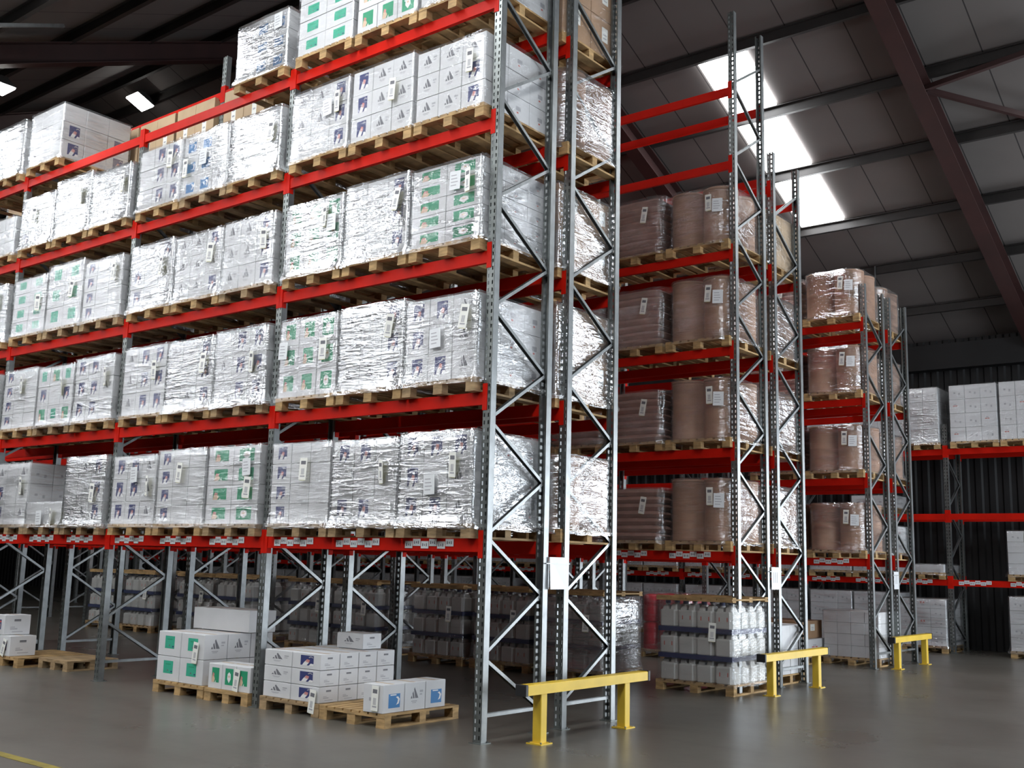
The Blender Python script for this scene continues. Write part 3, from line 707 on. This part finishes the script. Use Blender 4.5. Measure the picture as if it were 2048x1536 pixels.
# ---- rear wall rack
GR = 'white carton loads along the rear wall'
y4 = Y4-.1
def rear_x(bay, p): return X4-BAY*bay+STARTS[p]
REARBAY = ['', 'first bay from the right', 'second bay from the right', 'third bay from the right', 'fourth bay from the right', 'fifth bay from the right', 'sixth bay from the right', 'seventh bay from the right', 'eighth bay from the right', 'ninth bay from the right', 'tenth bay from the right']
for bay in (1, 2):
    for p in range(3):
        if bay == 2 and p == 0: pass
        spec = [['KKK', 'LKK', 'KKL', 'LKK'], ['K.K', 'KLK', 'K.K', 'LKK'], ['KKK', 'L.K', 'K.K', 'L.K']][p]
        carton_load(rear_x(bay, p), y4, BT4[2], spec, 'white cartons, top beam of rear rack, %s, %s' % (REARBAY[bay], POSW[p]), GR, h=1.24, film='film_clear' if (bay, p) != (2, 2) else 'film_light', tags=(), side='', cells=2)
carton_load(rear_x(1, 1)+.02, y4, BT4[0], ['KKK', '...', '...', '...'], 'plain white cartons on the lowest rear beam, right of the post', GR, h=.90, film='film_clear', tags=(), side='', cells=2)
carton_load(rear_x(2, 1), y4, BT4[1], ['KK'], 'single layer of white cartons on the middle rear beam, behind the third row', GR, h=.28, film='film_light', tags=(), side='', cells=2)
for bay in (2, 3, 4, 5, 6, 7):
    for p in range(3):
        if (bay, p) == (2, 2): hh, sp = .17, ['...']
        else: hh, sp = .20, ['K.K']
        carton_load(rear_x(bay, p), y4, BT4[0], sp, 'flat white carton layer, lowest rear beam, %s, %s' % (REARBAY[bay], POSW[p]), GR, h=hh, film='film_light', tags=(), side='', cells=2)
for bay in (1, 2, 3, 4, 5, 6, 7, 8, 9):
    for p in range(3):
        if bay == 1 and p != 1: continue
        if (bay, p) == (2, 2): sp, hh = ['KOK', 'K.K', 'KOK', 'K.K', 'KKK'], .99
        elif (bay, p) == (5, 1): continue
        else: sp, hh = [['KKK', 'K.K', '.KK', 'K.K'], ['K.K', '...', 'K.K', '...'], ['KKK', '.K.', 'K.K', 'KK.']][p], 1.10
        carton_load(rear_x(bay, p), y4, 0, sp, 'white cartons on the floor under rear rack, %s, %s' % (REARBAY[bay], POSW[p]), GR, h=hh, film='film_light', tags=(), side='', cells=2)

# ---------------------------------------------------------------- bottle loads on the floor of the second row
def bottle_mesh(cap, mark):
    def fn():
        b = MB(); w, d, hb = .279, .255, .225
        def ring(a, c, z, k, ox=0.): return [(ox-a/2+k,-c/2,z),(ox+a/2-k,-c/2,z),(ox+a/2,-c/2+k,z),(ox+a/2,c/2-k,z),(ox+a/2-k,c/2,z),(ox-a/2+k,c/2,z),(ox-a/2,c/2-k,z),(ox-a/2,-c/2+k,z)]
        def loft(prof, ox=0.):
            vs = []; fs = []
            for a, c, z in prof: vs += ring(a, c, z, min(a, c)*.16, ox)
            for l in range(len(prof)-1): fs += [(l*8+i, l*8+(i+1)%8, l*8+8+(i+1)%8, l*8+8+i) for i in range(8)]
            fs += [tuple(reversed(range(8))), tuple(range(len(vs)-8, len(vs)))]; b.add(vs, fs, 'bottle_plastic')
        loft([(w*.95,d*.95,0),(w,d,.012),(w,d,hb-.016),(w*.95,d*.95,hb),(w*.84,d*.80,hb+.006)])
        loft([(.105,.17,hb),(.098,.155,hb+.05),(.08,.12,hb+.075)], .066)                       # handle hump
        loft([(.105,.17,hb),(.095,.14,hb+.04),(.07,.08,hb+.06)], -.066)                        # shoulder under the neck
        b.cyl(-.066, 0, hb+.055, hb+.085, .030, .030, 12, 'bottle_plastic'); b.cyl(-.066, 0, hb+.085, hb+.128, .040, .037, 12, cap)
        if mark:
            for x in (-.05, .07): b.face_poly([(x-.007,-d/2-.001,.10),(x+.007,-d/2-.001,.10),(x+.007,-d/2-.001,.155),(x-.007,-d/2-.001,.155)], 'print_red')
        return b.mesh('bottle')
    return cached(('bottle', cap, mark), fn)
def board_mesh(w, d):
    def fn():
        b = MB(); 
        for i in range(5): b.box(-w/2+i*w/5, -w/2+(i+1)*w/5-.01, -d/2, d/2, .022, .044, 'pallet_wood')
        for y in (-d/2, -.05, d/2-.1): b.box(-w/2, w/2, y, y+.1, 0, .022, 'pallet_wood')
        for y in (-d/2, -.05, d/2-.1): b.box(-w/2, w/2, y, y+.1, .044, .066, 'pallet_wood')
        return b.mesh('top_board')
    return cached(('tb', w, d), fn)
def tray_mesh(w, d):
    def fn():
        b = MB(); b.box(-w/2, w/2, -d/2, d/2, 0, .006, 'cap_navy')
        for y0, y1 in ((-d/2, -d/2+.004), (d/2-.004, d/2)): b.box(-w/2, w/2, y0, y1, -.058, 0, 'cap_navy')
        for x0, x1 in ((-w/2, -w/2+.004), (w/2-.004, w/2)): b.box(x0, x1, -d/2, d/2, -.058, 0, 'cap_navy')
        return b.mesh('slip_sheet')
    return cached(('tray', w, d), fn)
def bottle_load(x0, y0, label, nx=4, ny=4, layers=3, red=False, film='film_clear'):
    w, d = nx*.285, ny*.262+.02
    root = thing('wrapped_bottle_load', (x0+w/2, y0+d/2, 0), label, 'pallet load', 'bottle loads on the floor of the second row')
    link('pallet', pallet_mesh(round(w+.06, 2), round(d+.04, 2), 'pallet_wood'), root); LH = .362
    for l in range(layers):
        for i in range(nx):
            for j in range(ny):
                if 0 < i < nx-1 and 0 < j < ny-1: continue
                cap = 'cap_red' if red and l == 0 and i >= nx-1 else 'cap_navy'
                link('bottle', bottle_mesh(cap, random.random() < .5), root, (-w/2+.1425+.285*i+random.uniform(-.004, .004), -d/2+.141+.262*j, .146+LH*l))
        if l < layers-1: link('slip_sheet', tray_mesh(round(w, 2), round(d, 2)), root, (0, 0, .146+LH*(l+1)-.007))
    link('top_board', board_mesh(round(w+.05, 2), round(d+.03, 2)), root, (0, 0, .146+LH*layers-.003))
    link('stretch_film', film_mesh(w+.02, d+.02, .12, .146+LH*layers-.02, .05, random.randint(0, 4), film, .02), root)
    link('paper_tag', tag_mesh(), root, (w*.26, -d/2-.03, .146+LH*2+.08), (0, .05, .2))
    return root
fy = Y2A-.12
bottle_load(-1.22, fy-.13, 'wrapped white bottles with some red caps on the floor by the second row end', red=True)
bottle_load(-3.36, fy-.05, 'bulging wrapped bottles on the floor seen through the front rack end frame', film='film_heavy')
bottle_load(-4.78, fy, 'wrapped white bottles on the floor just left of the front end frame posts')
bottle_load(-6.14, fy, 'wrapped white bottles with a film glint, behind the blue panelled cartons')
bottle_load(-8.15, fy, 'dim wrapped bottles on the floor behind the low stack of cartons')
bottle_load(-9.35, fy, 'dim wrapped bottles on the floor behind the white long carton')
bottle_load(-11.6, fy, 'dim wrapped bottles on the floor seen left of the green square cartons')
bottle_load(-12.9, fy, 'dim wrapped bottles on the floor between the third and second posts')
bottle_load(-14.9, fy, 'dim wrapped bottles with a tan top board at the third post')
bottle_load(-16.3, fy, 'dim wrapped bottles on the floor behind the small cartons at the picture edge')
# red wrapped cans beyond the second row
root = thing('wrapped_drum_load', (-3.75, 10.35, 0), 'red wrapped plastic drums on a pallet between the two bottle loads', 'pallet load')
link('pallet', pallet_mesh(1.1, 1.1, 'pallet_wood'), root)
def red_drum():
    b = MB(); b.lathe([(.15,0),(.165,.02),(.165,.28),(.158,.30),(.165,.32),(.165,.46),(.12,.50),(.06,.51)], 20, 'red_plastic'); return b.mesh('red_drum', True)
rdm = red_drum()
for l in range(2):
    for i in range(3):
        for j in range(3):
            if i == 1 and j == 1: continue
            link('plastic_drum', rdm, root, (-.35+.35*i, -.35+.35*j, .146+.51*l))
link('stretch_film', film_mesh(1.08, 1.08, .1, 1.18, .15, 2, 'film_light', .03), root)

# ---------------------------------------------------------------- loose goods on the floor under the front rack
def loose(x, y, z, w, d, h, front, side, label, group, board='white_board', rz=0.):
    return tag(link('carton', carton_mesh(w, d, h, front, side, board), None, (x, y, z), (0, 0, rz)), label, 'carton', group)
def floor_pallet(x0, x1, y0, d, label, wood='pallet_wood'):
    return tag(link('wooden_pallet', pallet_mesh(round(x1-x0, 2), d, wood), None, ((x0+x1)/2, y0+d/2, 0)), label, 'pallet', 'wooden pallets on the floor under the front rack')
PZ = .146
ROWN = ['bottom row', 'middle row', 'top row']
# pallet A: two layers of green square cartons
floor_pallet(-5.27, -4.24, -.02, 1.1, 'wooden pallet under the two layers of green square cartons', 'pallet_wood')
for r_ in range(2):
    for c in range(2):
        for e in range(3):
            if e > 0 and c == 0 and r_ == 0: continue
            where = ['front', 'middle', 'rear'][e]
            loose(-5.25+.475*(c+.5), .0+.345*(e+.5), PZ+.298*r_, .472, .342, .296, 'G' if e == 0 else '', 'M' if c else '', 'white carton of green square stack, %s layer, %s column, %s' % (['lower', 'upper'][r_], ['left', 'right'][c], where), 'cartons of the green square stack')
tag(link('paper_tag', tag_mesh(), None, (-4.44, -.014, PZ+.50), (0, .1, 0)), 'white paper tag hanging on the green square stack corner', 'tag')
loose(-4.78, .78, PZ+.602, 1.15, .42, .27, '', 'K', 'long plain white carton lying on the green square stack', None)
# pallet B: one row of green picture cartons
floor_pallet(-4.19, -3.38, -.04, 1.1, 'wooden pallet under the single row of green picture cartons')
for c, k in enumerate('QSQ'):
    loose(-4.16+.262*(c+.5), .16, PZ, .26, .36, .285, k, '', 'white carton in the row of green pictures, %s' % ['first from the left with green picture', 'middle with white shield', 'last at the post'][c], 'row of green picture cartons')
tag(link('paper_tag', tag_mesh(), None, (-3.60, -.03, PZ+.25), (0, .12, 0)), 'white paper tag on the last green picture carton by the post', 'tag')
loose(-3.62, .72, PZ, .40, .34, .29, 'Q', '', 'white carton behind the row of green picture cartons', None)
# pallet C: three layers of half height cartons
floor_pallet(-3.19, -2.20, -.02, 1.18, 'wooden pallet under the three layers of flat cartons with hand holes', 'pallet_wood_grey')
for r_ in range(3):
    for c in range(2):
        for e in range(4):
            if e > 0 and c == 0 and r_ < 2: continue
            k = ('M' if c == 0 else 'P') if e == 0 else ''
            loose(-3.17+.47*(c+.5), .0+.285*(e+.5), PZ+.172*r_, .468, .283, .170, k, 'H' if c else '', 'flat white carton of the hand hole stack, %s, %s column, %s from the front' % (ROWN[r_], ['left', 'right'][c], ['first', 'second', 'third', 'fourth'][e]), 'cartons of the hand hole stack')
tag(link('paper_tag', tag_mesh(), None, (-2.30, -.018, PZ+.14), (0, .12, 0)), 'white paper tag hanging over the pallet edge under the hand hole stack', 'tag')
loose(-2.62, .93, PZ+.518, .44, .30, .175, 'M', 'H', 'flat white carton alone on top of the hand hole stack', None)
# pallet D: line of blue panel cartons
floor_pallet(-2.18, -1.20, -.03, 1.14, 'wooden pallet under the line of blue panel cartons, nearest the end post')
for e, k in enumerate('BMB'):
    loose(-1.37, .12+.318*e, PZ, .29, .316, .285, 'K' if e == 0 else '', k, 'white carton in the line of blue panels, %s' % ['nearest with blue panel and tag', 'middle with peak mark', 'furthest with blue panel'][e], 'line of blue panel cartons')
tag(link('paper_tag', tag_mesh(), None, (-1.33, -.044, PZ+.27), (0, .03, 0)), 'white paper tag on the nearest blue panel carton', 'tag')
# left stack at the picture edge
floor_pallet(-9.72, -8.72, .02, 1.1, 'wooden pallet under the three cartons at the picture edge')
floor_pallet(-8.66, -7.86, .30, .8, 'empty wooden pallet in the shade beside the three cartons', 'pallet_wood_grey')
for c in range(2): loose(-9.36+.315*c-.10, .22, PZ, .313, .40, .29, 'V', 'H', 'white carton with a portrait panel at the picture edge, lower %s' % ['left one', 'right one with a tag'][c], 'portrait panel cartons')
loose(-9.36, .22, PZ+.292, .313, .40, .29, 'V', 'H', 'white carton with a portrait panel on top of two others at the picture edge', 'portrait panel cartons')
tag(link('paper_tag', tag_mesh(), None, (-9.10, .0, PZ+.24), (0, .3, 0)), 'white paper tag on the lower carton at the picture edge', 'tag')

# ---------------------------------------------------------------- goods on the floor at the far end
carton_load(-1.36, 11.55, 0, ['....', '....', '....', '....'], 'plain white carton stack on a pallet under the third row end', None, w=1.05, d=1.1, h=.82, film='film_clear', tags=(), side='', cells=3, name='wrapped_pallet_load')
root = thing('carton_pallet', (-2.0, 11.35, 0), 'large brown carton on white cartons on a pallet left of the plain white stack', 'pallet load')
link('pallet', pallet_mesh(1.25, 1.0, 'pallet_wood'), root)
for c in range(3): link('carton', carton_mesh(.40, .95, .30, 'K' if c < 2 else 'L', 'L' if c == 2 else ''), root, (-.41+.41*c, 0, .146))
link('large_carton', carton_mesh(1.15, .9, .32, '', 'W', 'brown_board'), root, (-.05, 0, .448))
carton_load(-1.12, Y2B+.15, 0, ['..', '..'], 'white cartons on the floor between the second row posts', None, w=.9, d=1.0, h=.72, film=None, tags=(), side='', cells=2, name='wrapped_pallet_load')
root = thing('carton_pile', (-.60, 8.55, 0), 'two small white cartons piled behind the middle yellow barrier', 'cartons')
b = MB(); b.box(-.1, .1, -.16, .16, 0, .05, 'pallet_wood_grey'); link('base_board', b.mesh('base_board'), root)
for k in range(2): link('carton', carton_mesh(.19, .30, .16, '', ''), root, (0, 0, .052+.165*k))

# ---------------------------------------------------------------- yellow end barriers
def barrier(x, y0, y1, p0, p1, label):
    root = thing('rack_barrier', (x, (y0+y1)/2, 0), label, 'barrier', 'yellow end barriers'); m = (y0+y1)/2
    b = MB(); b.cbox(-.06, .06, y0-m, y1-m, .465, .56, .006, 'yellow_paint'); rail = link('rail', b.mesh('rail'), root)
    for e, sg in ((y0, -1), (y1, 1)):
        b = MB(); b.cbox(-.064, .064, min(e-m, e-m+sg*.04), max(e-m, e-m+sg*.04), .460, .565, .004, 'black_plastic'); link('end_cap', b.mesh('end_cap'), rail)
    for p in (p0, p1):
        b = MB(); b.cbox(-.05, .05, p-m-.05, p-m+.05, .0, .466, .006, 'yellow_paint'); ps = link('post', b.mesh('post'), root)
        b = MB(); b.box(-.09, .09, p-m-.09, p-m+.09, .0, .012, 'yellow_paint')
        for sx in (-1, 1):
            for s_ in (-1, 1): b.cyl(sx*.07, p-m+s_*.07, .012, .025, .01, .01, 6, 'galvanised')
        link('base_plate', b.mesh('base_plate'), ps)
barrier(.40, .18, 2.33, .45, 1.93, 'yellow steel barrier at the end of the front rack, biggest of the three')
barrier(.24, 5.62, 7.72, 5.90, 7.43, 'yellow steel barrier at the end of the second row, middle of the three')
barrier(.03, 11.25, 13.25, 11.50, 13.0, 'yellow steel barrier at the end of the third row, smallest of the three')
# aisle signs between the back to back frames
def aisle_sign(x, y, z, w, h, label, bent):
    root = thing('aisle_sign', (x, y, z), label, 'sign', 'aisle end signs')
    b = MB()
    vs = [(0, 0, h), (0, w, h), (0, w, 0), (0, 0, 0)] if not bent else [(0, 0, h), (0, w, h), (0, w, .0), (.015, 0, .0)]
    b.add([(p[0], p[1], p[2]) for p in vs]+[(p[0]-.004, p[1], p[2]) for p in vs], [(0,3,2,1),(4,5,6,7),(0,1,5,4),(1,2,6,5),(2,3,7,6),(3,0,4,7)], 'sign_white')
    link('panel', b.mesh('panel'), root)
    b = MB()
    for k in range(3): b.box(.0005, .0012, w*(.22+.2*k), w*(.28+.2*k), h*.3, h*.78, 'print_grey')
    if not bent: link('lettering', b.mesh('lettering'), root, (.016 if bent else 0, 0, 0))
    b = MB(); b.bar((-.008, -.06, h*.8), (-.008, w+.06, h*.8), .02, .01, 'galvanised_bar'); link('bracket', b.mesh('bracket'), root)
aisle_sign(.07, DEP-.0, 1.43, .30, .33, 'white aisle sign panel between the two front end frames', True)
aisle_sign(X2+.07, Y2A+DEP-.0, 1.40, .29, .32, 'white aisle sign panel between the second row end frames', False)
aisle_sign(X3+.07, Y3A+DEP+.02, 1.38, .26, .32, 'white aisle sign panel between the third row end frames', False)

# ---------------------------------------------------------------- lamps
def lamp(x, y, z, sz, label, rx=0.):
    root = thing('ceiling_lamp', (x, y, z), label, 'lamp', 'ceiling lamps'); root.rotation_euler = (rx, 0, 0)
    b = MB(); b.add([(-sz/2,-sz/2,0),(sz/2,-sz/2,0),(sz/2,sz/2,0),(-sz/2,sz/2,0),(-sz/4,-sz/4,sz*.4),(sz/4,-sz/4,sz*.4),(sz/4,sz/4,sz*.4),(-sz/4,sz/4,sz*.4)], [(4,5,6,7),(0,1,5,4),(1,2,6,5),(2,3,7,6),(3,0,4,7)], 'lamp_housing'); link('reflector', b.mesh('reflector'), root)
    b = MB(); b.cbox(-sz/2+.01, sz/2-.01, -sz/2+.01, sz/2-.01, -.03, .01, .01, 'lamp_glow'); link('diffuser', b.mesh('diffuser'), root)
    b = MB(); b.cyl(0, 0, sz*.4, roof_z(y)-z+.15, .02, .02, 8, 'lamp_housing'); link('stem', b.mesh('stem'), root)
lamp(-15.29, 5.10, 12.26, .50, 'glowing square lamp under the roof above the tan cartons', -math.atan(.42))
lamp(-12.3, .42, 10.05, .5, 'glowing lamp at the picture edge under the dark rafter')
lamp(-1.4, 15.0, 7.5, .22, 'small glowing lamp under the roof beside the third row top')
